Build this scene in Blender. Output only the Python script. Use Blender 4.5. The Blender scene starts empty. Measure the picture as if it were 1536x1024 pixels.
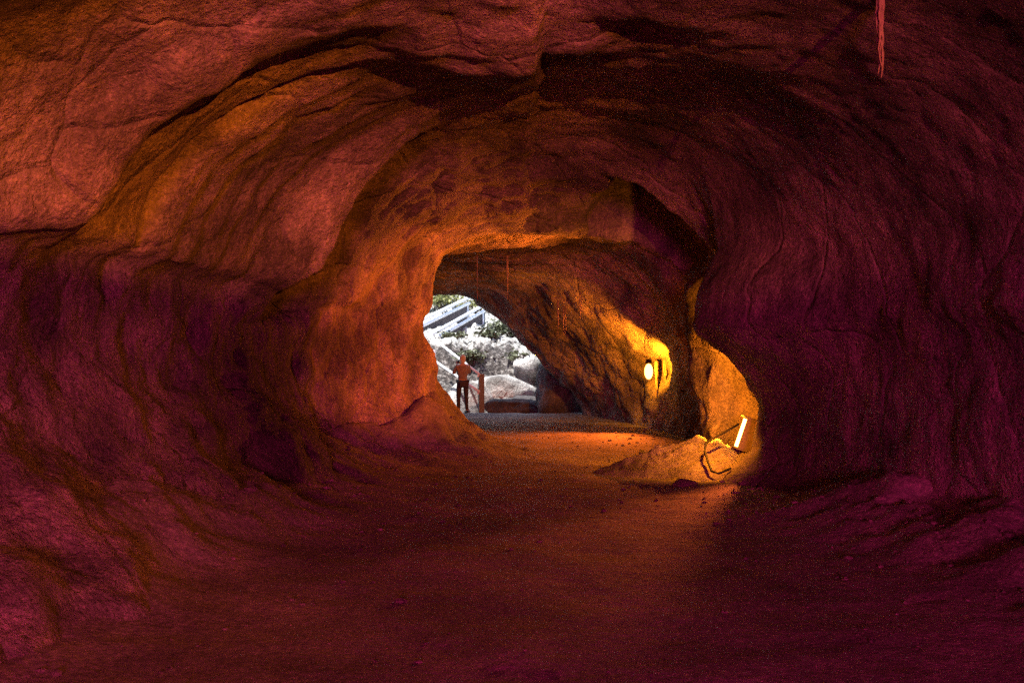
import bpy, bmesh, math, random
import numpy as np
from mathutils import Vector, Matrix
random.seed(4); rng = np.random.default_rng(7)
R = math.radians
SC = bpy.context.scene
COL = SC.collection
F = 1507.0; HZ = 530.0; EYE = 1.6

def P(px, py, Y):                      # a point of the place seen at photo pixel (px,py), Y metres ahead
    return Vector(((px-768)/F*Y, Y, EYE+(HZ-py)/F*Y))

# ---------------------------------------------------------------- numpy noise
def _hash(ix, iy, iz, seed):
    h = (ix.astype(np.uint32)*np.uint32(374761393) + iy.astype(np.uint32)*np.uint32(668265263)
         + iz.astype(np.uint32)*np.uint32(2147483647) + np.uint32((seed*1274126177) & 0xffffffff))
    h ^= h >> np.uint32(13); h *= np.uint32(1274126177); h ^= h >> np.uint32(16)
    h *= np.uint32(2246822519); h ^= h >> np.uint32(15)
    return (h & np.uint32(0xffff)).astype(np.float32)/32767.5-1.0
def noise3(x, y, z, seed=0):
    x = np.asarray(x, np.float32)+500; y = np.asarray(y, np.float32)+500; z = np.asarray(z, np.float32)+500
    x, y, z = np.broadcast_arrays(x, y, z)
    xi = np.floor(x); yi = np.floor(y); zi = np.floor(z)
    fx = x-xi; fy = y-yi; fz = z-zi
    fx = fx*fx*(3-2*fx); fy = fy*fy*(3-2*fy); fz = fz*fz*(3-2*fz)
    xi = xi.astype(np.int64); yi = yi.astype(np.int64); zi = zi.astype(np.int64)
    r = 0
    for a in (0, 1):
        wa = fx if a else 1-fx
        for b in (0, 1):
            wb = fy if b else 1-fy
            for c in (0, 1):
                wc = fz if c else 1-fz
                r = r + wa*wb*wc*_hash(xi+a, yi+b, zi+c, seed)
    return r
def fbm(x, y, z, octv=4, seed=0, gain=.5):
    s = 0; a = 1.0; f = 1.0
    for k in range(octv):
        s = s+a*noise3(x*f, y*f, z*f, seed+k*17); a *= gain; f *= 2.03
    return s
def ridged(x, y, z, octv=3, seed=0):
    s = 0; a = 1.0; f = 1.0
    for k in range(octv):
        s = s+a*(1-np.abs(noise3(x*f, y*f, z*f, seed+k*13))*2.2); a *= .5; f *= 2.1
    return s

# ---------------------------------------------------------------- node materials
def mat(name):
    m = bpy.data.materials.new(name); m.use_nodes = True
    nt = m.node_tree; b = nt.nodes['Principled BSDF']
    return m, nt, b
def N(nt, t, **kw):
    n = nt.nodes.new(t)
    for k, v in kw.items():
        if k in n.inputs: n.inputs[k].default_value = v
        else: setattr(n, k, v)
    return n
def coords(nt, scale=(1, 1, 1)):
    g = N(nt, 'ShaderNodeNewGeometry'); mp = N(nt, 'ShaderNodeMapping'); mp.inputs['Scale'].default_value = scale
    nt.links.new(g.outputs['Position'], mp.inputs['Vector']); return mp.outputs['Vector']
def noise_tex(nt, vec, scale, detail=4, rough=.6):
    n = N(nt, 'ShaderNodeTexNoise'); n.inputs['Scale'].default_value = scale
    n.inputs['Detail'].default_value = detail; n.inputs['Roughness'].default_value = rough
    nt.links.new(vec, n.inputs['Vector']); return n.outputs['Fac']
def N_color(nt, vec, scale):
    n = N(nt, 'ShaderNodeTexNoise'); n.inputs['Scale'].default_value = scale; n.inputs['Detail'].default_value = 3
    nt.links.new(vec, n.inputs['Vector']); return n.outputs['Color']
def ramp(nt, fac, stops):
    r = N(nt, 'ShaderNodeValToRGB'); e = r.color_ramp.elements
    while len(e) < len(stops): e.new(.5)
    for i, (p, c) in enumerate(stops):
        e[i].position = p; e[i].color = (*c, 1)
    nt.links.new(fac, r.inputs['Fac']); return r.outputs['Color']
def mix(nt, a, b, fac, mode='MIX'):
    m = N(nt, 'ShaderNodeMix'); m.data_type = 'RGBA'; m.blend_type = mode
    for s, v in ((0, fac), (6, a), (7, b)):
        if isinstance(v, bpy.types.NodeSocket): nt.links.new(v, m.inputs[s])
        else: m.inputs[s].default_value = v if s == 0 else (*v, 1)
    return m.outputs[2]
def math_n(nt, op, a, b):
    m = N(nt, 'ShaderNodeMath'); m.operation = op
    for i, v in ((0, a), (1, b)):
        if isinstance(v, bpy.types.NodeSocket): nt.links.new(v, m.inputs[i])
        else: m.inputs[i].default_value = v
    return m.outputs[0]
def bump(nt, b, h, dist, strength=1.0):
    n = N(nt, 'ShaderNodeBump'); n.inputs['Distance'].default_value = dist; n.inputs['Strength'].default_value = strength
    nt.links.new(h, n.inputs['Height']); nt.links.new(n.outputs['Normal'], b.inputs['Normal'])

def rock_mat(name, dark, mid, light, fleck, grain=1.0, streak=True, bumpd=.05, rough=.8):
    m, nt, b = mat(name)
    v = coords(nt)
    big = noise_tex(nt, v, .9, 5, .62)
    c = ramp(nt, big, [(.36, dark), (.5, mid), (.64, light)])
    if streak:                                   # broad random dark blotches put into the colour for shade of roof lumps
        so = noise_tex(nt, v, .42, 3, .55)
        c = mix(nt, c, ramp(nt, so, [(.38, (.42, .38, .38)), (.60, (1.2, 1.2, 1.2))]), 1.0, 'MULTIPLY')
        # water runs and mineral streaks down the walls
        vs = coords(nt, (4.2, 4.2, .55))
        st = noise_tex(nt, vs, 1.6, 5, .65)
        s2 = ramp(nt, st, [(.36, (.62, .62, .62)), (.52, (1, 1, 1)), (.68, (1.35, 1.3, 1.25))])
        c = mix(nt, c, s2, .8, 'MULTIPLY')
    f = noise_tex(nt, v, 24*grain, 3, .8)
    g2 = ramp(nt, f, [(.36, (.5, .5, .5)), (.5, (.95, .95, .95)), (.64, (1.9, 1.85, 1.8))])
    c = mix(nt, c, g2, .55, 'MULTIPLY')
    g = noise_tex(nt, v, 75*grain, 2, .8)
    g3 = ramp(nt, g, [(.58, (0, 0, 0)), (.68, (1, 1, 1))])
    c = mix(nt, c, fleck, math_n(nt, 'MULTIPLY', g3, .35))
    nt.links.new(c, b.inputs['Base Color'])
    b.inputs['Roughness'].default_value = rough
    h1 = noise_tex(nt, v, 3.2, 8, .68)
    h2 = noise_tex(nt, v, 28, 3, .7)
    if streak:                                   # fine cracks in the lava lining
        wv = mix(nt, v, N_color(nt, v, 1.1), .45, 'ADD')
        vo = N(nt, 'ShaderNodeTexVoronoi'); vo.feature = 'DISTANCE_TO_EDGE'; vo.inputs['Scale'].default_value = .75
        nt.links.new(wv, vo.inputs['Vector'])
        cr = N(nt, 'ShaderNodeMapRange'); cr.inputs['From Max'].default_value = .03; cr.inputs['To Min'].default_value = -.22; cr.inputs['To Max'].default_value = 0
        nt.links.new(vo.outputs['Distance'], cr.inputs['Value'])
        h1 = math_n(nt, 'ADD', h1, cr.outputs['Result'])
    h = math_n(nt, 'ADD', h1, math_n(nt, 'MULTIPLY', h2, .22))
    bump(nt, b, h, bumpd*4)
    return m
def simple(name, col, rough=.6, metal=0, var=.25, scale=12, bd=0):
    m, nt, b = mat(name); v = coords(nt)
    f = noise_tex(nt, v, scale, 4, .6)
    c = ramp(nt, f, [(.3, tuple(k*(1-var) for k in col)), (.7, tuple(min(1, k*(1+var)) for k in col))])
    nt.links.new(c, b.inputs['Base Color']); b.inputs['Roughness'].default_value = rough
    b.inputs['Metallic'].default_value = metal
    if bd: bump(nt, b, f, bd)
    return m
def emis(name, col, s):
    m, nt, b = mat(name); b.inputs['Base Color'].default_value = (.8, .8, .8, 1)
    b.inputs['Emission Color'].default_value = (*col, 1); b.inputs['Emission Strength'].default_value = s
    return m

M_CAVE = rock_mat('cave_rock', (.09, .068, .06), (.26, .20, .18), (.40, .31, .26), (.62, .52, .46), streak=True)
M_FLOOR = rock_mat('cave_floor_rock', (.14, .11, .10), (.22, .18, .16), (.32, .26, .22), (.5, .42, .38), streak=False, bumpd=.012, grain=.9)
M_RUBBLE = rock_mat('rubble_rock', (.10, .08, .07), (.24, .19, .16), (.42, .34, .28), (.6, .5, .42), streak=False, bumpd=.04)
M_PALE = rock_mat('pale_rock', (.12, .11, .10), (.42, .40, .38), (.62, .6, .56), (.75, .73, .7), streak=False, bumpd=.05, grain=.35)
M_EARTH = rock_mat('pit_earth', (.20, .18, .14), (.45, .42, .36), (.72, .70, .62), (.8, .8, .75), streak=False, bumpd=.05, grain=.3)
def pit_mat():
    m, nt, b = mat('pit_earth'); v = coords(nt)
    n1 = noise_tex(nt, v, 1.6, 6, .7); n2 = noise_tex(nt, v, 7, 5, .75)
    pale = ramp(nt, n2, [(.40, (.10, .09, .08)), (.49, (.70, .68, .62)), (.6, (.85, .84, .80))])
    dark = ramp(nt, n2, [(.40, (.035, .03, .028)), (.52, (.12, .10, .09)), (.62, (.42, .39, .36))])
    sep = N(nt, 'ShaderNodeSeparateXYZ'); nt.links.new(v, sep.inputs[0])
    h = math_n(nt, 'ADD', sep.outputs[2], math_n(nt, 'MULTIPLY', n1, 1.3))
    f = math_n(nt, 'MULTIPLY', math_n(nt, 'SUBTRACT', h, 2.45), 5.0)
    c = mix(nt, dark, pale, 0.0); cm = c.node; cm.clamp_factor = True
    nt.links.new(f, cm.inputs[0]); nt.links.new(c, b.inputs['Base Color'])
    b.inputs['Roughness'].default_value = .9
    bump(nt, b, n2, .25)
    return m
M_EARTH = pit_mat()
M_SHADEROCK = rock_mat('shaded_rock', (.03, .026, .026), (.07, .06, .06), (.14, .12, .12), (.3, .28, .27), streak=False, bumpd=.05, grain=.35)  # dark tone stands for the shade on rocks at the cave mouth
M_LEAF = simple('leaf_green', (.085, .095, .045), .5, var=.5, scale=3)
M_LEAFY = simple('leaf_yellow', (.22, .22, .07), .5, var=.4, scale=3)
M_BARK = simple('bark', (.11, .075, .05), .85, bd=.02)
M_ROOT = simple('root_fibre', (.26, .18, .13), .8, scale=30, bd=.01)
M_STEEL = simple('galvanised_pipe', (.84, .87, .92), .55, .1, var=.06)
M_POST = simple('brown_post', (.17, .15, .12), .7, var=.3, scale=20, bd=.01)
M_CONC = simple('shade_dark_concrete', (.075, .062, .068), .85, var=.2, scale=5, bd=.01)  # darkened, puts the shade between the rails into the colour
M_BOX = simple('shield_wood', (.17, .12, .08), .7, var=.3, scale=25, bd=.01)
M_BLACK = simple('black_cable', (.018, .016, .016), .6)
M_SKIN = simple('skin', (.52, .31, .22), .6, var=.05)
M_HAIR = simple('fair_hair', (.62, .48, .30), .7, var=.3, scale=60)
M_SHIRT = simple('tan_shirt', (.27, .18, .12), .85, var=.15)
M_TROUS = simple('dark_trousers', (.05, .03, .03), .85, var=.15)
M_DARKP = simple('dark_plastic', (.03, .025, .025), .4)

# ---------------------------------------------------------------- object helpers
def tag(o, label=None, cat=None, group=None, kind=None):
    if label: o['label'] = label
    if cat: o['category'] = cat
    if group: o['group'] = group
    if kind: o['kind'] = kind
    return o
def link(name, verts, faces, m, parent=None, smooth=True):
    me = bpy.data.meshes.new(name)
    me.from_pydata([tuple(map(float, v)) for v in verts] if not isinstance(verts, np.ndarray) else verts.tolist(), [],
                   faces.tolist() if isinstance(faces, np.ndarray) else faces)
    me.update()
    if smooth: me.shade_smooth()
    o = bpy.data.objects.new(name, me); COL.objects.link(o)
    if m: me.materials.append(m)
    if parent: o.parent = parent
    return o
def empty(name, loc, label, cat, group=None):
    e = bpy.data.objects.new(name, None); COL.objects.link(e); e.location = loc
    e.empty_display_size = .1
    return tag(e, label, cat, group)
def bm_obj(name, bm, m, parent=None, smooth=False):
    me = bpy.data.meshes.new(name); bm.to_mesh(me); bm.free()
    if smooth: me.shade_smooth()
    o = bpy.data.objects.new(name, me); COL.objects.link(o); me.materials.append(m)
    if parent: o.parent = parent
    return o
def tube(bm, pts, rad, seg=10, cap=True):
    pts = [Vector(p) for p in pts]
    if not hasattr(rad, '__len__'): rad = [rad]*len(pts)
    rings = []; u = None
    for i, p in enumerate(pts):
        t = (pts[min(i+1, len(pts)-1)]-pts[max(i-1, 0)]).normalized()
        if u is None: u = t.orthogonal().normalized()
        u = (u-t*u.dot(t)).normalized(); w = t.cross(u)
        rings.append([bm.verts.new(p+(u*math.cos(a)+w*math.sin(a))*rad[i]) for a in [2*math.pi*k/seg for k in range(seg)]])
    for a, b in zip(rings, rings[1:]):
        for k in range(seg): bm.faces.new((a[k], a[(k+1) % seg], b[(k+1) % seg], b[k]))
    if cap: bm.faces.new(rings[0][::-1]); bm.faces.new(rings[-1])
    return bm
def box(bm, size, M=Matrix(), bev=0.0):
    r = bmesh.ops.create_cube(bm, size=1.0, matrix=M @ Matrix.Diagonal((*size, 1)))
    if bev:
        es = list({e for v in r['verts'] for e in v.link_edges})
        bmesh.ops.bevel(bm, geom=es, offset=bev, segments=2, affect='EDGES', profile=.6)
    return bm
def T(*v): return Matrix.Translation(Vector(v))

# ---------------------------------------------------------------- the cave: an air volume, meshed
KY = [-19, -17, -3, 0, 4, 7, 10, 12, 13, 14.0, 14.8, 15.4, 15.9, 16.6, 18, 20, 22, 24, 26, 30]
XL = [-2.6, -4.3, -4.7, -4.4, -3.9, -3.5, -3.05, -2.78, -2.72, -2.62, -2.3, -1.75, -1.35, -1.35, -1.9, -2.9, -3.6, -4.0, -4.0, -4.0]
XR = [2.6, 4.0, 4.5, 4.5, 4.2, 3.9, 3.6, 3.35, 3.2, 3.0, 2.82, 2.95, 3.25, 3.25, 3.2, 3.15, 2.95, 2.45, 2.0, 2.0]
ZC = [2.6, 4.0, 4.5, 4.5, 4.3, 4.15, 4.4, 4.55, 4.4, 4.15, 3.95, 3.8, 3.62, 3.62, 3.7, 3.62, 3.5, 3.32, 3.15, 3.15]
def smin(a, b, k):
    h = np.clip(.5+.5*(b-a)/k, 0, 1); return b+(a-b)*h-k*h*(1-h)
def smax(a, b, k): return -smin(-a, -b, k)
def ell(x, y, z, c, r):
    d = np.sqrt(((x-c[0])/r[0])**2+((y-c[1])/r[1])**2+((z-c[2])/r[2])**2)
    return (d-1)*min(r)
def G(t, c, w): return np.exp(-((t-c)/w)**2)
def cave_sdf(x, y, z):
    yy = y
    xl = np.interp(yy, KY, XL); xr = np.interp(yy, KY, XR); zc = np.interp(yy, KY, ZC)
    cx = (xl+xr)/2; a = (xr-xl)/2; zm = 1.35; b = zc-zm
    left = np.clip((cx-x)/a, 0, 1)
    yr = y+.04*np.clip(z-2.4, 0, 3)*left+.12*noise3(x*.5, y*.3, z*.5, 3)
    # arch ribs and hollows along the tube
    rib = (.20*G(yr, 6.9, .35)-.12*G(yr, 7.6, .35)-.13*G(yr, 8.35, .09)-.04*G(yr, 9.6, .7)+.50*G(yr, 11.2, .42)-.75*G(yr, 12.6, .7)+.10*G(yr, 14.1, .3)
           +.22*G(yr, 4.2, .8)-.14*G(yr, 5.6, .5)+.05*G(yr, 10.1, .25))*np.clip((-x-.7)/1.3, 0, 1)*(.05+.95*np.clip((z-1.9)/.6, 0, 1))
    dz = np.where(z > zm, (z-zm)/b, 0)
    u = (x-cx)/a
    n = np.where(x < cx, 2.5+2.2*np.clip((y-14.6)/.9, 0, 1), 2.5)
    rr = (np.abs(u)**n+np.abs(dz)**n)**(1/n)
    d = (rr-1)*np.minimum(a, b)*.9
    d = d+rib*.8
    # horizontal bench line 2.45 m up the left wall: wall undercut below it
    led = .5+.5*np.tanh((z-2.42+.018*(y-7)-.05*noise3(y*1.3, 0, 0, 9))/.035)
    d = d+np.where(x < cx, 1, 0)*(led*.22 - .08)*np.clip((17-y)/2, 0, 1)
    d = d-np.where(x < cx, 1, 0)*.08*G(z, 1.1, .7)*np.clip((14-y)/3, 0, 1)*(.5+.5*noise3(y*.7, 0, 5, 4))
    # the foot of the left wall runs out into a sloping bench
    d = d+np.where(x < cx, 1, 0)*.52*np.clip(1.7-z, 0, 1.7)**1.3*np.clip((13.6-y)/2, 0, 1)*(.8+.3*noise3(y*.8, x*.8, 2, 14))
    # large irregular lumps
    calm = 1-.65*np.clip((np.abs(x-.1)-.9)/1.5, 0, 1)*np.clip((13.2-y)/1.5, 0, 1)
    calm = calm*(1-.5*np.clip((z-2.8)/.6, 0, 1)*np.clip((17-y)/2, 0, 1)*np.clip((y-9.5)/2, 0, 1))
    d = d+calm*(.16*noise3(x*.75, y*.6, z*.8, 21)+.07*noise3(x*1.9, y*1.7, z*1.9, 22))
    # overhang of the near right wall above the lamp alcove
    prof = np.interp(z, [-.5, 0, .35, .9, 1.35, 1.94, 2.4, 2.9, 3.5, 4.2], [2.4, 2.66, 3.10, 3.20, 2.95, 2.3, 2.35, 2.62, 2.5, 2.2])
    t = np.clip((y-9.3)/3.5, 0, 1); t = t*t*(3-2*t)
    xw = prof+(1-t)*1.35+np.clip(y-12.9, 0, 9)*4.0+.06*noise3(x*2.2, y*1.2, z*2.2, 24)
    d = smax(d, (x-xw)*.8, .12)
    # lamp alcove low in the right wall, deep hollow in the ceiling, niche of the far lamp
    d = smin(d, ell(x, y, z, (3.35, 13.78, .65), (1.2, .80, 1.25)), .08)
    d = smin(d, ell(x, y, z, (2.85, 21.2, 1.6), (.65, 1.0, .75)), .15)
    # layered lava sheets in the far roof
    st = (y*1.15+.12*x+.25*noise3(x*.8, y*.4, 0, 27)) % 1.0
    d = d+np.clip((y-16.6)/1, 0, 1)*np.clip((z-2.2)/.8, 0, 1)*(.11*st-.03)
    # lip of rock crossing the roof where the tube narrows
    d = np.where(np.abs(y-16) < 3, smax(d, -ell(x, y, z, (.2, 15.95, 4.35), (2.6, .55, .80)), .2), d)
    # deep angular hollow in the roof, right of the lip
    h = np.maximum(np.abs(x-2.0)*.8+np.abs(z-3.35)*.62-.98, np.abs(y-15.5)*.62-1.0)
    h = smax(h, -(x*.86+z*.45-2.62), .05)+.10*noise3(x*1.6, y*1.6, z*1.6, 47)
    d = smin(d, h, .06)
    # the roof slants down to the right at the mouth
    cc = 1.50+np.clip(25.6-y, 0, 9)*.42
    d = smax(d, (x*.70+z*.714-cc)*.9+.10*noise3(x*1.3, y*1.0, z*1.3, 41), .3)
    # outside
    face = 26.4+.35*noise3(x*.5, 0, z*.5, 31)+.12*noise3(x*1.7, 0, z*1.7, 32)+.10*z
    d = smin(d, face-y, .35)
    # rear end of the tube
    d = smax(d, -(y+18.0), .4)
    return d
def surface_nets(f, lo, hi, h):
    ax = [np.arange(lo[i], hi[i]+h*.5, h, dtype=np.float32) for i in range(3)]
    nx, ny, nz = map(len, ax)
    V = np.empty((nx, ny, nz), np.float32)
    for s in range(0, ny, 60):
        e = min(ny, s+60)
        V[:, s:e] = f(ax[0][:, None, None], ax[1][None, s:e, None], ax[2][None, None, :])
    S = V < 0
    cnt = np.zeros((nx-1, ny-1, nz-1), np.uint8)
    for a in (0, 1):
        for b in (0, 1):
            for c in (0, 1):
                cnt += S[a:nx-1+a, b:ny-1+b, c:nz-1+c]
    act = (cnt > 0) & (cnt < 8)
    I, J, K = np.nonzero(act)
    idx = np.full(act.shape, -1, np.int64); idx[I, J, K] = np.arange(len(I))
    acc = np.zeros((len(I), 3)); num = np.zeros(len(I))
    corners = [(a, b, c) for a in (0, 1) for b in (0, 1) for c in (0, 1)]
    for p in corners:
        for q in corners:
            if q > p and sum(abs(p[i]-q[i]) for i in range(3)) == 1:
                v0 = V[I+p[0], J+p[1], K+p[2]]; v1 = V[I+q[0], J+q[1], K+q[2]]
                m = (v0 < 0) != (v1 < 0)
                t = np.where(m, v0/np.where(m, v0-v1, 1), 0)
                for i in range(3):
                    acc[:, i] += np.where(m, p[i]+t*(q[i]-p[i]), 0)
                num += m
    acc /= num[:, None]
    verts = np.stack([ax[0][0]+(I+acc[:, 0])*h, ax[1][0]+(J+acc[:, 1])*h, ax[2][0]+(K+acc[:, 2])*h], 1)
    quads = []
    for a in range(3):
        b, c = (a+1) % 3, (a+2) % 3
        s0 = [slice(None)]*3; s1 = [slice(None)]*3; s0[a] = slice(0, -1); s1[a] = slice(1, None)
        X = S[tuple(s0)] != S[tuple(s1)]
        E = np.array(np.nonzero(X)).T
        ok = (E[:, b] > 0) & (E[:, c] > 0) & (E[:, b] < V.shape[b]-1) & (E[:, c] < V.shape[c]-1)
        E = E[ok]; fl = S[tuple(E.T)]
        def g(db, dc):
            Q = E.copy(); Q[:, b] -= db; Q[:, c] -= dc; return idx[Q[:, 0], Q[:, 1], Q[:, 2]]
        q = np.stack([g(1, 1), g(0, 1), g(0, 0), g(1, 0)], 1)
        q = np.where(fl[:, None], q[:, ::-1], q)          # normals look into the air
        quads.append(q)
    return verts, np.concatenate(quads)
def normals(v, q):
    n = np.cross(v[q[:, 2]]-v[q[:, 0]], v[q[:, 3]]-v[q[:, 1]])
    out = np.zeros_like(v)
    for k in range(q.shape[1]): np.add.at(out, q[:, k], n)
    return out/np.maximum(np.linalg.norm(out, axis=1, keepdims=True), 1e-9)

v, q = surface_nets(cave_sdf, (-6.2, -19.0, -.7), (6.2, 27.8, 5.9), .065)
n = normals(v, q)
x, y, z = v.T
streak = fbm(x*3.6, y*3.6, z*.8, 3, 51)
rough = fbm(x*2.2, y*2.2, z*2.2, 4, 61, .55)
fine = noise3(x*9, y*9, z*9, 71)
fibre = noise3(x*.5, y*4.5, z*.45, 75)+.6*noise3(x*.8, y*10, z*.7, 76)
lower = np.clip((2.35-z)/.4, 0, 1)
up_left = np.clip((z-2.4)/.2, 0, 1)*np.clip(-x-.5, 0, 1)*np.clip((13-y)/1.5, 0, 1)
amp = (.045+.035*lower)*(1-.5*up_left)*(1-.6*np.clip((x-.8)/1.2, 0, 1)*np.clip((13.2-y)/1.5, 0, 1))
d = fibre*.036*np.clip((z-2.4)/.2, 0, 1)*np.clip(-x-.5, 0, 1)*np.clip((16.6-y)/.8, 0, 1)+streak*.028*(1-.75*np.clip((x-.8)/1.2, 0, 1)*np.clip((13.2-y)/1.5, 0, 1))*(1-.7*lower*np.clip(14-y, 0, 1))+rough*amp+fine*.014
v = v+n*d[:, None]
cave = link('cave_rock', v, q, M_CAVE)
tag(cave, kind='structure')

# ---------------------------------------------------------------- cave floor
def sheet(name, xs, ys, zf, m, kind=None):
    X, Y = np.meshgrid(xs, ys, indexing='ij'); Z = zf(X, Y)
    nx, ny = X.shape
    v = np.stack([X.ravel(), Y.ravel(), Z.ravel()], 1)
    i = np.arange(nx*ny).reshape(nx, ny)
    q = np.stack([i[:-1, :-1], i[1:, :-1], i[1:, 1:], i[:-1, 1:]], -1).reshape(-1, 4)
    o = link(name, v, q, m)
    if kind: o['kind'] = kind
    return o
def floor_z(x, y):
    xl = np.interp(y, KY, XL); xr = np.interp(y, KY, XR)
    dl = x-xl; dr = xr-x
    z = .55*np.exp(-(np.clip(dl, 0, 9)/.75)**1.4)+.45*np.exp(-(np.clip(dr, 0, 9)/.9)**1.5)*np.clip((11.5-y)/2, 0, 1)
    z = z+.30*G(dl, .7, .55)*G(y, 7.5, 2.2)
    z = z+.72*G(x, -1.35, .52)*G(y, 18.6, 2.3)+.15*G(x, -1.1, .8)*G(y, 16, 1.3)
    rub = np.clip(z*3, 0, 1)
    z = z+rub*(.10*fbm(x*2.3, y*2.3, 0, 4, 81)+.03*noise3(x*9, y*9, 0, 85))
    z = z+.03*noise3(x*.6, y*.5, 0, 82)+.012*fbm(x*2.5, y*2.0, 0, 3, 83)
    return z
sheet('cave_floor', np.arange(-6, 6.01, .06), np.concatenate([np.arange(-19, 27, .07)]), floor_z, M_FLOOR, 'structure')

def gravel():
    bm = bmesh.new(); bmesh.ops.create_icosphere(bm, subdivisions=1, radius=1)
    V = np.array([v.co[:] for v in bm.verts]); Fc = np.array([[v.index for v in f.verts] for f in bm.faces]); bm.free()
    vs, fs = [], []; k = 0
    g = np.random.default_rng(3)
    while k < 1500:
        y = g.uniform(4, 25); xl = np.interp(y, KY, XL); xr = np.interp(y, KY, XR)
        e = g.exponential(.55)
        x = xl+.35+e if g.random() < .5 else xr-.3-e
        if g.random() < .22: x = g.uniform(xl, xr)
        if not xl < x < xr: continue
        r = .008+g.exponential(.008)
        z = float(floor_z(np.array([x]), np.array([y]))[0])
        W = V*(1+g.normal(0, .16, (len(V), 1)))*np.array([g.uniform(.7, 1.4), g.uniform(.7, 1.4), g.uniform(.4, .8)])*r
        vs.append(W+[x, y, z+r*.2]); fs.append(Fc+k*len(V)); k += 1
    o = link('gravel', np.concatenate(vs), np.concatenate(fs), M_RUBBLE, smooth=False)
    tag(o, 'loose gravel and small stones scattered over the cave floor', 'gravel', kind='stuff')
gravel()

# ---------------------------------------------------------------- the collapse pit outside
def pit_z(x, y):
    t = np.clip((y-28.2)/2.0, 0, 1)
    z = -.05+.55*t*t
    # ledge, then the bank, then the pit wall
    z = z+1.35*np.clip((y-31.0-.35*noise3(x*.7, 3, 0, 5))/.9, 0, 1)**1.3
    z = z+np.clip(y-33, 0, 40)*.16+np.clip(y-41, 0, 40)*.55
    z = z+.9*np.clip((x-1.8)/2, 0, 4)+.6*np.clip((-5-x)/2, 0, 6)
    z = z+t*(.20*fbm(x*.9, y*.9, 0, 5, 91, .6)+.17*ridged(x*1.9, y*1.9, 0, 3, 95))
    return z-.04*np.clip(1-t, 0, 1)
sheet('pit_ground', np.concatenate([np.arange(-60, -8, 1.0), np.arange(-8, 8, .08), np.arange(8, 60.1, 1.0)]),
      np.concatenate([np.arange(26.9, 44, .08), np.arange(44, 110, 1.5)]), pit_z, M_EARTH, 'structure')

# ---------------------------------------------------------------- rocks
def rock(name, c, r, label, cat='rock', m=None, seed=0, amp=.22, rot=0, sub=4, group=None, flat=.0):
    bm = bmesh.new(); bmesh.ops.create_icosphere(bm, subdivisions=sub, radius=1.0)
    V = np.array([v.co[:] for v in bm.verts])
    s = 1+amp*(fbm(V[:, 0]*1.1+seed*7, V[:, 1]*1.1, V[:, 2]*1.1, 4, seed, .55))
    W = V*s[:, None]
    # facets
    for k in range(5):
        d = np.random.default_rng(seed*9+k).normal(size=3); d /= np.linalg.norm(d)
        h = W@d; lim = .74+.1*(k % 3)
        W -= np.clip(h-lim, 0, None)[:, None]*d*.8
    W *= np.array(r)
    ca, sa = math.cos(rot), math.sin(rot)
    W = np.stack([W[:, 0]*ca-W[:, 1]*sa, W[:, 0]*sa+W[:, 1]*ca, W[:, 2]], 1)
    for v, w in zip(bm.verts, W): v.co = w
    o = bm_obj(name, bm, m or M_RUBBLE, smooth=True); o.location = c
    return tag(o, label, cat, group)

# rubble bank below the box lamp
def mound_z(x, y):
    # crest rises to the right, toe curves round the front
    u = (x-1.05)/2.2
    prof = np.clip(u, 0, 1)**.75
    ridge = .66*prof
    cy = 13.55+.25*u
    w1 = .25+1.55*np.clip(u, 0, 1)**.8; w2 = .45+.6*np.clip(u, 0, 1)
    dy = y-cy
    s = np.where(dy < 0, np.clip(1+dy/w1, 0, 1), np.clip(1-dy/w2, 0, 1))
    s = s**1.1
    z = ridge*s*(1-.50*np.clip((x-2.55)/.45, 0, 1))
    rub = np.clip(z*5, 0, 1)
    z = z+rub*(.05*fbm(x*3.5, y*3.5, 0, 4, 101, .6)+.022*ridged(x*7, y*7, 0, 2, 105)-.02)
    return z-.05*(1-rub)
mo = sheet('rubble_bank', np.arange(.9, 4.3, .028), np.arange(11.4, 15.2, .028), mound_z, M_RUBBLE)
tag(mo, 'rough rubble bank sloping up from the path to the tilted box lamp', 'rubble bank')
rock('boulder', P(1024, 728, 12.2), (.17, .12, .08), 'lowest lit stone on the front edge of the rubble bank', m=M_RUBBLE, seed=8)

# pit rocks
rock('boulder', P(758, 598, 29.6), (1.05, .75, .82), 'big pale domed boulder behind the fence post outside the cave mouth', m=M_PALE, seed=21, amp=.16, flat=1)
rock('boulder', P(700, 612, 29.0), (.75, .6, .85), 'pale boulder between the person and the brown fence post', m=M_PALE, seed=23, amp=.18)
rock('boulder', P(850, 612, 28.2), (1.0, .8, .75), 'dark shaded boulder at the right side of the cave mouth', m=M_SHADEROCK, seed=25, amp=.25)
rock('boulder', P(780, 616, 28.2), (.75, .5, .45), 'low dark rock in front of the big pale boulder', m=M_SHADEROCK, seed=27, amp=.3)
rock('boulder', P(815, 548, 31.0), (.8, .8, .8), 'knobbly rock on the ledge at the right, below the cave roof', m=M_PALE, seed=29, amp=.35)

rock('boulder', P(838, 590, 27.2), (.65, .6, .85), 'tall dark rock standing close inside the slanting right edge of the cave mouth', m=M_SHADEROCK, seed=31, amp=.3)
rock('boulder', P(770, 612, 27.9), (.75, .4, .30), 'lowest dark rock along the far end of the path, right of the post', m=M_SHADEROCK, seed=33, amp=.3)
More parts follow.
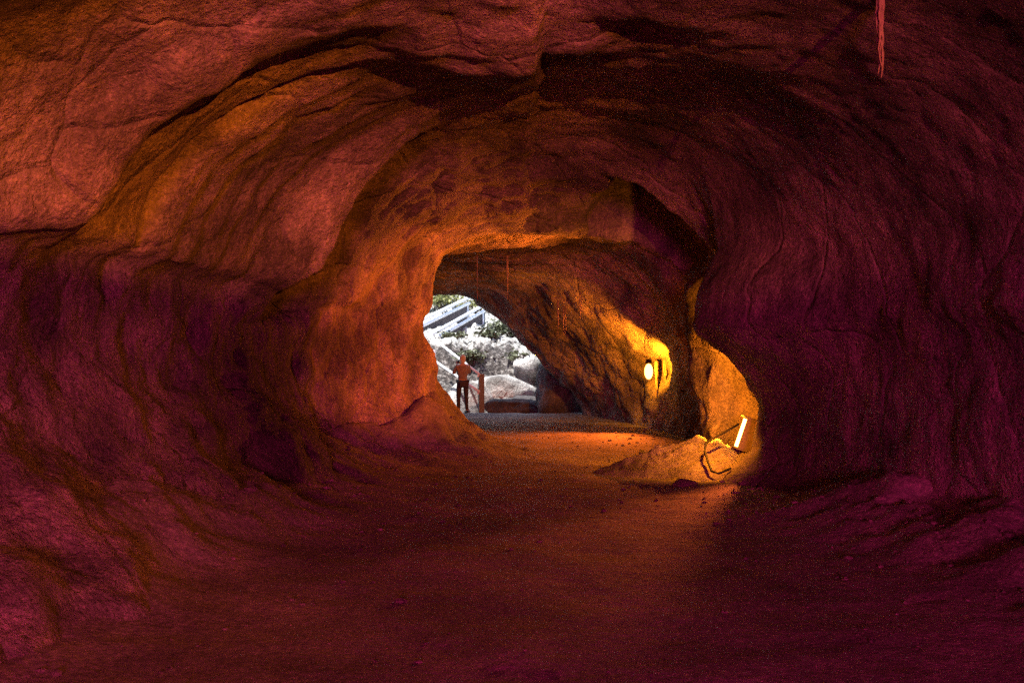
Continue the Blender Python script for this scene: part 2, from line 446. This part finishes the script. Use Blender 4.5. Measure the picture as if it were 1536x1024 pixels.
# ---------------------------------------------------------------- plants outside
def shrub(c, size, nl, label, lm, seed, leaf=.09, cat='shrub'):
    r = random.Random(seed)
    e = empty('shrub', c, label, cat, 'shrubs on the bank outside')
    bs = bmesh.new(); tips = []
    for k in range(7):
        a = r.uniform(0, 6.28); l = r.uniform(.5, 1)
        p1 = Vector((math.cos(a)*size[0]*.35*l, math.sin(a)*size[1]*.35*l, size[2]*.45))
        p2 = Vector((math.cos(a)*size[0]*.8*l, math.sin(a)*size[1]*.8*l, size[2]*r.uniform(.6, 1)))
        tube(bs, [(0, 0, -.15), p1, p2], [.035, .022, .008], 5); tips += [p1, p2, (p1+p2)/2]
    bm_obj('stem', bs, M_BARK, e, True)
    bl = bmesh.new()
    for k in range(nl):
        t = r.choice(tips)+Vector((r.gauss(0, size[0]*.24), r.gauss(0, size[1]*.24), r.gauss(0, size[2]*.18)))
        L = leaf*r.uniform(.6, 1.4)
        u = Vector((r.gauss(0, 1), r.gauss(0, 1), r.gauss(0, .6))).normalized(); w = u.orthogonal().normalized()
        w.rotate(Matrix.Rotation(r.uniform(0, 6.28), 3, u))
        nrm = u.cross(w)
        vs = [bl.verts.new(t+u*L), bl.verts.new(t+w*L*.45+nrm*L*.1), bl.verts.new(t-u*L*.9), bl.verts.new(t-w*L*.45+nrm*L*.1)]
        bl.faces.new(vs)
    bm_obj('foliage', bl, lm, e)
    return e
sh = [((768, 500), 33.6, (.8, .6, .45), M_LEAF, 'dark green shrub on the ledge under the cave roof, right of the handrails', 700),
      ((800, 488), 34.6, (.7, .6, .6), M_LEAFY, 'yellowish shrub touching the right side of the cave mouth', 600),
      ((732, 503), 33.2, (.5, .4, .22), M_LEAF, 'low dark tuft on the bright bank below the handrails', 300),
      ((682, 517), 33.0, (.45, .4, .18), M_LEAF, 'small tuft on the pale ledge beside the rail top', 220),
      ((664, 462), 41.0, (1.2, 1.0, .9), M_LEAFY, 'yellow green bush above the upper handrail', 900),
      ((690, 446), 43.0, (1.6, 1.0, .8), M_LEAFY, 'yellow green bush just under the top of the cave mouth', 900),
      ((716, 462), 41.0, (.9, .8, .5), M_LEAFY, 'pale bush at the end of the upper handrail', 500),
      ((842, 560), 30.2, (.55, .5, .45), M_LEAF, 'dark shrub in the shade at the right edge of the opening', 500),
      ((704, 540), 31.2, (.6, .35, .35), M_LEAF, 'dark shrub on the ledge face right of the person', 450),
      ((790, 538), 31.0, (.7, .35, .3), M_LEAF, 'dark creeping shrub over the big pale boulder', 450)]
for k, ((px, py), Y, s, m, lab, nl) in enumerate(sh):
    c = P(px, py, Y); c.z = max(c.z-.1, float(pit_z(np.array([c.x]), np.array([c.y]))[0]))
    shrub(c, s, nl, lab, m, 40+k, .085)

# ---------------------------------------------------------------- stairs, handrails, fence outside
def pipe_obj(name, pts, r, m, parent):
    return bm_obj(name, tube(bmesh.new(), pts, r, 12), m, parent, True)
def handrail(a0, a1, label, gap=.22, rad=.058):
    e = empty('handrail', (0, 0, 0), label, 'handrail', 'double pipe handrails of the stairway')
    a0 = Vector(a0); a1 = Vector(a1)
    pipe_obj('rail_pipe', [a0, a1], rad, M_STEEL, e)
    pipe_obj('rail_pipe', [a0-Vector((0, 0, gap)), a1-Vector((0, 0, gap))], rad, M_STEEL, e)
    for t in (.04, .97):
        p = a0.lerp(a1, t)
        pipe_obj('post', [p-Vector((0, 0, gap)), p-Vector((0, 0, 1.0))], .04, M_STEEL, e)
    d = a1-a0; y1 = Vector((0, .05, 0)); up = Vector((0, 0, 1))
    o0 = a0+Vector((0, .06, -gap-.06)); o1 = a1+Vector((0, .06, -gap-.06))
    vs = [o0, o1, o1-up*.75, o0-up*.75]; vs = vs+[p+y1 for p in vs]
    link('shade_panel', [tuple(p) for p in vs], [(0, 1, 2, 3), (7, 6, 5, 4), (0, 4, 5, 1), (1, 5, 6, 2), (2, 6, 7, 3), (3, 7, 4, 0)], M_CONC, e, smooth=False)  # dark panel added for the shaded band below the pipes
    return e
n0, n1 = P(600, 528, 31.0), P(728, 456, 36.5)
f0, f1 = P(600, 495, 33.0), P(704, 446, 38.5)
handrail(n0, n1, 'nearer pair of bright steel pipes slanting up over the dark stairs')
handrail(f0, f1, 'farther pair of bright steel pipes below the yellow green bushes')
st = bmesh.new()
ns = 14
for k in range(ns):
    t = (k+.5)/ns
    a = n0.lerp(n1, t); b = f0.lerp(f1, t)
    c = (a+b)/2; d = (n1-n0); ang = math.atan2(d.y, d.x)
    zt = c.z-.95
    box(st, ((n1-n0).to_2d().length/ns*1.08, (b-a).to_2d().length*.98, .55), T(c.x, c.y, zt-.27) @ Matrix.Rotation(ang, 4, 'Z'), .015)
so = bm_obj('stairway', st, M_CONC); tag(so, 'concrete stairway, coloured dark for shade, climbing to the right between the steel handrails', 'stairs')
# descending fence by the cave mouth
pe = empty('railing', (0, 0, 0), 'steel two pipe railing running down from the ledge to the brown post', 'railing')
A0, A1 = P(640, 500, 30.5), P(719, 561, 27.3); B0, B1 = P(630, 526, 30.0), P(719, 587, 27.3)
pipe_obj('top_rail', [A0, A1], .034, M_STEEL, pe); pipe_obj('lower_rail', [B0, B1], .034, M_STEEL, pe)
fp = empty('fence_post', P(722, 618, 27.4), 'square brown wooden post where the two railing pipes end', 'post')
b = bmesh.new(); box(b, (.15, .15, 1.10), T(0, 0, .50) @ Matrix.Rotation(.2, 4, 'Z'), .012); bm_obj('post_shaft', b, M_POST, fp)
b = bmesh.new()
b.free()
for zz in (1.0, .53):
    b = bmesh.new(); box(b, (.05, .03, .07), T(-.08, -.06, zz), .004); bm_obj('bracket', b, M_STEEL, fp)
fp2 = empty('fence_post', P(652, 575, 29.6), 'steel post hidden mostly behind the rock pillar', 'post')
bm_obj('post_shaft', tube(bmesh.new(), [(0, 0, 0), (0, 0, 1.0)], .035), M_STEEL, fp2)

# ---------------------------------------------------------------- person by the railing
def skinned(name, chain_pts, edges, radii, m, parent, sub=2):
    me = bpy.data.meshes.new(name); me.from_pydata(chain_pts, edges, []); me.update()
    o = bpy.data.objects.new(name, me); COL.objects.link(o)
    sk = o.modifiers.new('Skin', 'SKIN'); sk.use_smooth_shade = True
    for i, r in enumerate(radii):
        me.skin_vertices[0].data[i].radius = (r if hasattr(r, '__len__') else (r, r))
    me.skin_vertices[0].data[0].use_root = True
    ss = o.modifiers.new('Sub', 'SUBSURF'); ss.levels = sub; ss.render_levels = sub
    dg = bpy.context.evaluated_depsgraph_get(); ev = o.evaluated_get(dg)
    nm = bpy.data.meshes.new_from_object(ev); nm.materials.clear(); nm.materials.append(m)
    o.modifiers.clear(); o.data = nm; nm.shade_smooth()
    o.parent = parent
    return o
pb = P(694, 620, 26.7)
pe = empty('person', (pb.x, pb.y, floor_z(np.array([pb.x]), np.array([pb.y]))[0]),
           'person with fair hair, tan top and dark trousers standing at railing, hands raised', 'person')
pe.rotation_euler = (0, 0, R(20)); pe.scale = (.90, .90, .90)
# x: right, y: away from the camera (figure looks away to the left and up), z up
J = dict(pel=(0, 0, .93), wai=(0, .01, 1.08), chest=(0, 0, 1.27), sho=(0, -.01, 1.40), neck=(0, .0, 1.47), hd0=(0, .02, 1.54), hd1=(0, .02, 1.62),
         hl=(-.10, 0, .88), kl=(-.12, .03, .50), al=(-.13, -.02, .09), tl=(-.14, .15, .035),
         hr=(.10, 0, .88), kr=(.12, .04, .50), ar=(.13, 0, .09), tr=(.15, .17, .035),
         sl=(-.18, 0, 1.38), el=(-.25, .14, 1.16), wl=(-.10, .30, 1.40), sr=(.18, 0, 1.38), er=(.25, .14, 1.17), wr=(.10, .30, 1.42))
RAD = dict(pel=(.15, .11), wai=(.125, .09), chest=(.155, .10), sho=(.10, .08), neck=.052, hd0=.075, hd1=.085, hl=.085, kl=.056, al=.04, tl=.035,
           hr=.085, kr=.056, ar=.04, tr=.035, sl=.055, el=.042, wl=.028, sr=.055, er=.042, wr=.028)
E = [('pel', 'wai'), ('wai', 'chest'), ('chest', 'sho'), ('sho', 'neck'), ('neck', 'hd0'), ('hd0', 'hd1'), ('pel', 'hl'), ('hl', 'kl'), ('kl', 'al'), ('al', 'tl'),
     ('pel', 'hr'), ('hr', 'kr'), ('kr', 'ar'), ('ar', 'tr'), ('sho', 'sl'), ('sl', 'el'), ('el', 'wl'), ('sho', 'sr'), ('sr', 'er'), ('er', 'wr')]
pts = []; rad = []; names = {}
for k in J: names[k] = len(pts); pts.append(J[k]); rad.append(RAD[k])
ed = [(names[a], names[b]) for a, b in E]
for s, w in ((-1, 'wl'), (1, 'wr')):              # palms with five fingers each, curled round a small camera
    wv = Vector(J[w]); pl = wv+Vector((-s*.03, .05, .06)); ip = len(pts); pts.append(tuple(pl)); rad.append((.030, .016)); ed.append((names[w], ip))
    for f in range(4):
        k1 = pl+Vector((s*.024-s*f*.016, .02, .035+.004*(1.5-abs(f-1.5)))); k2 = k1+Vector((-s*.015, .0, .03+.004*(f % 3)))
        i1 = len(pts); pts += [tuple(k1), tuple(k2)]; rad += [.0085, .0075]; ed += [(ip, i1), (i1, i1+1)]
    t1 = pl+Vector((-s*.035, -.02, .01)); t2 = t1+Vector((-s*.015, .0, .03)); i1 = len(pts); pts += [tuple(t1), tuple(t2)]; rad += [.011, .009]; ed += [(ip, i1), (i1, i1+1)]
body = skinned('body', pts, ed, rad, M_SKIN, pe)
def cloth(name, keys, es, grow, m, over={}):
    nm = {k: i for i, k in enumerate(keys)}
    rr = []
    for k in keys:
        r = RAD[k]; r = r if hasattr(r, '__len__') else (r, r); rr.append((r[0]+grow, r[1]+grow))
    P_ = [over.get(k, J[k]) for k in keys]
    return skinned(name, P_, [(nm[a], nm[b]) for a, b in es], rr, m, pe)
cloth('shirt', ['chest', 'wai', 'pel', 'sho', 'sl', 'el', 'sr', 'er'], [('chest', 'wai'), ('wai', 'pel'), ('chest', 'sho'), ('sho', 'sl'), ('sl', 'el'), ('sho', 'sr'), ('sr', 'er')],
      .018, M_SHIRT, {'pel': (0, 0, .96), 'sho': (0, -.01, 1.385)})
cloth('trousers', ['pel', 'hl', 'kl', 'al', 'hr', 'kr', 'ar'], [('pel', 'hl'), ('hl', 'kl'), ('kl', 'al'), ('pel', 'hr'), ('hr', 'kr'), ('kr', 'ar')], .014, M_TROUS, {'pel': (0, 0, .90)})
for s in (-1, 1):
    b = bmesh.new(); tube(b, [(s*.135, -.08, .05), (s*.138, .02, .06), (s*.145, .12, .045), (s*.15, .19, .035)], [.035, .048, .045, .026], 10)
    bm_obj('shoe', b, M_DARKP, pe, True)
b = bmesh.new(); bmesh.ops.create_icosphere(b, subdivisions=3, radius=1)
for v_ in b.verts:
    c = v_.co; c.x *= .098; c.y *= .112; c.z *= .125
    if c.y > .03 and c.z < .05: c.y = .03+(c.y-.03)*.3
    if c.z < -.06 and c.y < .03: c.z *= 1.5
hair = bm_obj('hair', b, M_HAIR, pe, True); hair.location = (0, .0, 1.625)
for dx in (-.032, .032):
    b = bmesh.new(); bmesh.ops.create_uvsphere(b, u_segments=8, v_segments=6, radius=.012, matrix=T(dx, .105, 1.62))
    bm_obj('eye', b, M_DARKP, pe, True)
b = bmesh.new(); tube(b, [(0, .10, 1.615), (0, .128, 1.585), (0, .105, 1.577)], [.009, .014, .012], 8); bm_obj('nose', b, M_SKIN, pe, True)
b = bmesh.new(); tube(b, [(-.022, .10, 1.553), (0, .107, 1.551), (.022, .10, 1.553)], .006, 6); bm_obj('mouth', b, M_SHIRT, pe, True)
cam_o = empty('pocket_camera', pe.matrix_basis @ Vector((0, .35, 1.50)), 'small dark camera held up in front of the face of the standing person', 'camera')
cam_o.rotation_euler = pe.rotation_euler
b = bmesh.new(); box(b, (.12, .035, .08), Matrix(), .006); bm_obj('body_case', b, M_DARKP, cam_o)
b = bmesh.new(); tube(b, [(0, .01, 0), (0, .05, 0)], .024, 14); bm_obj('lens', b, M_DARKP, cam_o, True)

# ---------------------------------------------------------------- lamps
AMB1 = (1.0, .19, .015)
AMB2 = (1.0, .28, .012)
def lamp_light(name, loc, col, watts, rad, parent=None):
    l = bpy.data.lights.new(name, 'POINT'); l.color = col; l.energy = watts; l.shadow_soft_size = rad
    o = bpy.data.objects.new(name, l); COL.objects.link(o); o.location = loc
    return o
# far wall lamp
L1 = P(973, 557, 20.6)
w1 = empty('wall_lamp', L1, 'glowing amber bulkhead lamp on the far right wall above the path', 'lamp')
b = bmesh.new(); bmesh.ops.create_uvsphere(b, u_segments=20, v_segments=14, radius=1)
for v_ in b.verts: v_.co = Vector((v_.co.x*.085, v_.co.y*.08, v_.co.z*.16))
bm_obj('globe', b, emis('far_lamp_glow', (1, .44, .065), 5), w1, True)
b = bmesh.new(); tube(b, [(.0, 0, .17), (0, 0, .25)], [.075, .05], 16); tube(b, [(0, 0, .22), (.03, .12, .24), (.05, .40, .22)], .022, 8)
bm_obj('bracket', b, M_BLACK, w1, True)

# box lamp in the near right alcove
L2 = P(1111, 648, 13.45)
bl = empty('box_lamp', L2, 'tilted open box lamp with a glowing white tube on the rubble in the right alcove', 'lamp')
top = P(1118, 628, 13.45)-L2; bot = P(1104, 669, 13.45)-L2
ax = (top-bot).normalized()
bm_obj('tube', tube(bmesh.new(), [bot, top], .022, 12), emis('tube_glow', (1, .48, .085), 7), bl, True)
# shield: back and camera-side panels behind the tube
side = Vector((ax.z, 0, -ax.x)).normalized()
def panel(name, c, u, w, t, su, sw, st_, par):
    Mx = Matrix((u, w, t)).transposed().to_4x4(); Mx.translation = c
    b = bmesh.new(); box(b, (su, sw, st_), Mx, .004); return bm_obj(name, b, M_BOX, par)
Lb = (top-bot).length+.03
fwd = Vector((0, 1, 0))
panel('front_board', side*.165+Vector((0, -.03, 0)), ax, side, fwd, Lb, .29, .02, bl)
panel('side_board', side*.32+Vector((0, .12, 0)), ax, fwd, side, Lb, .32, .02, bl)
panel('end_board', ax*(Lb/2+.012)+side*.16+Vector((0, .12, 0)), side, fwd, ax, .33, .32, .02, bl)
panel('end_board', -ax*(Lb/2+.012)+side*.16+Vector((0, .12, 0)), side, fwd, ax, .33, .32, .02, bl)
# cable
cb = bmesh.new()
tube(cb, [P(1108, 636, 13.30), P(1092, 645, 13.22), P(1074, 655, 13.15), P(1059, 664, 13.05), P(1057, 676, 12.9), P(1062, 692, 12.75), P(1067, 706, 12.6), P(1078, 710, 12.5), P(1096, 702, 12.6)], .016, 8)
tag(bm_obj('power_cable', cb, M_BLACK, None, True), 'thick black cable looping from the box lamp down over the rubble', 'cable')

def spot(name, loc, aim, col, watts, cone, blend=.3, rad=.03):
    l = bpy.data.lights.new(name, 'SPOT'); l.color = col; l.energy = watts; l.shadow_soft_size = rad
    l.spot_size = R(cone); l.spot_blend = blend
    o = bpy.data.objects.new(name, l); COL.objects.link(o); o.location = loc
    o.rotation_euler = (Vector(aim)-Vector(loc)).to_track_quat('-Z', 'Y').to_euler()
    return o
# the bulkhead lamp throws its light across the passage
spot('wall_lamp_light', L1+Vector((-.16, -.02, 0)), (-.5, 16.8, 3.7), AMB1, 1400, 44, 1.0, .08)
spot('wall_lamp_spill', L1+Vector((.04, .10, .12)), L1+Vector((.25, 1.0, .25)), (1, .33, .01), 130, 130, .6, .05)
spot('wall_lamp_spill', L1+Vector((-.12, .05, .20)), L1+Vector((-.9, 1.6, .9)), (1, .26, .01), 200, 100, .8, .05)
spot('wall_lamp_floor_light', L1+Vector((-.18, -.1, 0)), (.6, 18.4, 0), (1, .17, .015), 430, 104, 1.0, .06)
spot('box_lamp_added_spot', L2+Vector((-.12, -.06, .16)), (2.75, 14.7, .9), AMB2, 175, 125, .5, .03)
spot('box_lamp_added_spot', L2+Vector((-.50, -.80, .34)), (2.6, 13.3, .2), AMB2, 50, 160, 1.0, .03)  # added floating light, stands in for lamp glow on the bank
# added spots hidden behind the near right wall edge, brightening buttress and path
spot('added_buttress_spot', (3.47, 13.75, .95), (-1.7, 15.3, 2.0), (1, .155, .015), 760, 40, .7, .05)
spot('added_path_spot', (3.35, 13.5, .75), (1.45, 8.8, 0), (1, .16, .03), 330, 40, .9, .04)
# unseen lamp by the right wall behind the viewpoint: an added tray cuts its light off 2.5 m up
LA = Vector((3.0, -3.5, 2.52))
la = empty('bench_lamp', LA, 'reddish lamp in an added wooden cut-off tray high beside the right wall', 'lamp')
b = bmesh.new(); box(b, (1.6, 1.6, .02), T(0, 0, -.06))
for sx, sy, wx, wy in ((.8, 0, .02, 1.6), (-.8, 0, .02, 1.6), (0, .8, 1.6, .02), (0, -.8, 1.6, .02)):
    box(b, (wx, wy, .050), T(sx, sy, -.035))
bm_obj('tray', b, M_BOX, la)
b = bmesh.new(); box(b, (.34, .34, .01), T(0, 0, .030)); box(b, (.04, .30, .10), T(.19, 0, -.01)); bm_obj('cutoff_board', b, M_BOX, la)  # added board over the lamp, holds its light off the roof
spot('bench_lamp_light', LA, (-4.0, 8.3, 3.2), (1, .215, .012), 4000, 76, 1.0, .018)
spot('high_lamp_light', (2.8, -2.0, 3.3), (-3.2, 7.6, .35), (1, .20, .03), 520, 22, 1.0, .10)
# added fill lights behind the viewpoint, lifting dark areas with dim magenta
for k, (yy, e) in enumerate(((-5.0, 6.5), (-16.0, 1150))):
    fl = bpy.data.lights.new('magenta_fill_light', 'AREA'); fl.shape = 'DISK'; fl.size = 3.2; fl.energy = e; fl.color = (1, .045, .12) if k == 0 else (1, .045, .33)
    fo = bpy.data.objects.new('magenta_fill_light', fl); COL.objects.link(fo); fo.location = (.6, yy, 2.4); fo.rotation_euler = (R(88), 0, R(-4))

# ---------------------------------------------------------------- roots hanging from the roof
def root(name, top_, length, r0, label, n=9, spread=.02, group='roots hanging from the roof', seed=0, strands=1):
    rr = random.Random(seed); b = bmesh.new()
    for s in range(strands):
        ox, oy = rr.gauss(0, spread*1.5), rr.gauss(0, spread*1.5)
        pts = [Vector((ox, oy, .15))]
        for k in range(1, n):
            t = k/(n-1); pts.append(Vector((ox*(1-t*.3)+rr.gauss(0, spread*.35), oy*(1-t*.3)+rr.gauss(0, spread*.35), -length*t*rr.uniform(.93, 1.0))))
        L = 1 if s == 0 else rr.uniform(.5, .95)
        pts = [Vector((p.x, p.y, p.z*L if p.z < 0 else p.z)) for p in pts]
        tube(b, pts, [r0*(1-.75*k/(n-1)) for k in range(n)], 6)
    o = bm_obj(name, b, M_ROOT, None, True); o.location = top_
    return tag(o, label, 'root', group)
root('hanging_root', P(1320, -20, 6.4), .60, .014, 'thick orange lit bundle of roots hanging near the top right of the view', spread=.013, seed=1, strands=12, group=None)
for k, (px, py, Y, L, lab) in enumerate([
    (838, 462, 19.5, .55, 'thin root hanging left of the far amber lamp, nearest the daylight'),
    (847, 470, 19.3, .45, 'thin straight root just right of the one nearest the daylight'),
    (872, 450, 19.5, .40, 'short thin root above the far lamp niche'),
    (716, 385, 19.0, .85, 'long faint root hanging in front of the grey cave roof'),
    (984, 552, 21.25, .62, 'bright yellow dripping root right beside the glowing wall lamp'),
    (998, 548, 21.3, .5, 'thin curled root right of the bright dripping one by the wall lamp'),
    (762, 395, 18.6, .7, 'faint root above the bright handrails')]):
    root('hanging_root', P(px, py, Y), L, .034 if k in (4, 5) else .010, lab, seed=10+k, strands=2 if k != 4 else 4, spread=.014)

# ---------------------------------------------------------------- sky, sun, camera
w = bpy.data.worlds.new('World'); SC.world = w; w.use_nodes = True
nt = w.node_tree; sky = nt.nodes.new('ShaderNodeTexSky'); sky.sky_type = 'NISHITA'; sky.sun_disc = False
SUN_EL, SUN_AZ = R(68), R(240)        # azimuth clockwise from +Y; light comes from behind-left over the cave
sky.sun_elevation = SUN_EL; sky.sun_rotation = SUN_AZ
bg = nt.nodes['Background']; nt.links.new(sky.outputs['Color'], bg.inputs['Color']); bg.inputs['Strength'].default_value = .15
sl = bpy.data.lights.new('sun', 'SUN'); sl.energy = 5; sl.angle = R(.5); sl.color = (1, .97, .92)
so_ = bpy.data.objects.new('sun', sl); COL.objects.link(so_)
dirv = Vector((math.sin(SUN_AZ)*math.cos(SUN_EL), math.cos(SUN_AZ)*math.cos(SUN_EL), math.sin(SUN_EL)))
so_.rotation_euler = dirv.to_track_quat('Z', 'Y').to_euler(); so_.location = dirv*50

cd = bpy.data.cameras.new('camera'); cd.sensor_width = 36; cd.lens = 36*F/1536; cd.shift_y = (HZ-512)/1536
cd.clip_start = .05; cd.clip_end = 500
co = bpy.data.objects.new('camera', cd); COL.objects.link(co); co.location = (0, 0, EYE); co.rotation_euler = (R(90), 0, 0)
SC.camera = co
SC.view_settings.view_transform = 'Standard'; SC.view_settings.look = 'None'; SC.view_settings.exposure = 1.25; SC.view_settings.gamma = 1
SC.cycles.max_bounces = 8; SC.cycles.sample_clamp_indirect = 1.2; SC.cycles.use_denoising = False
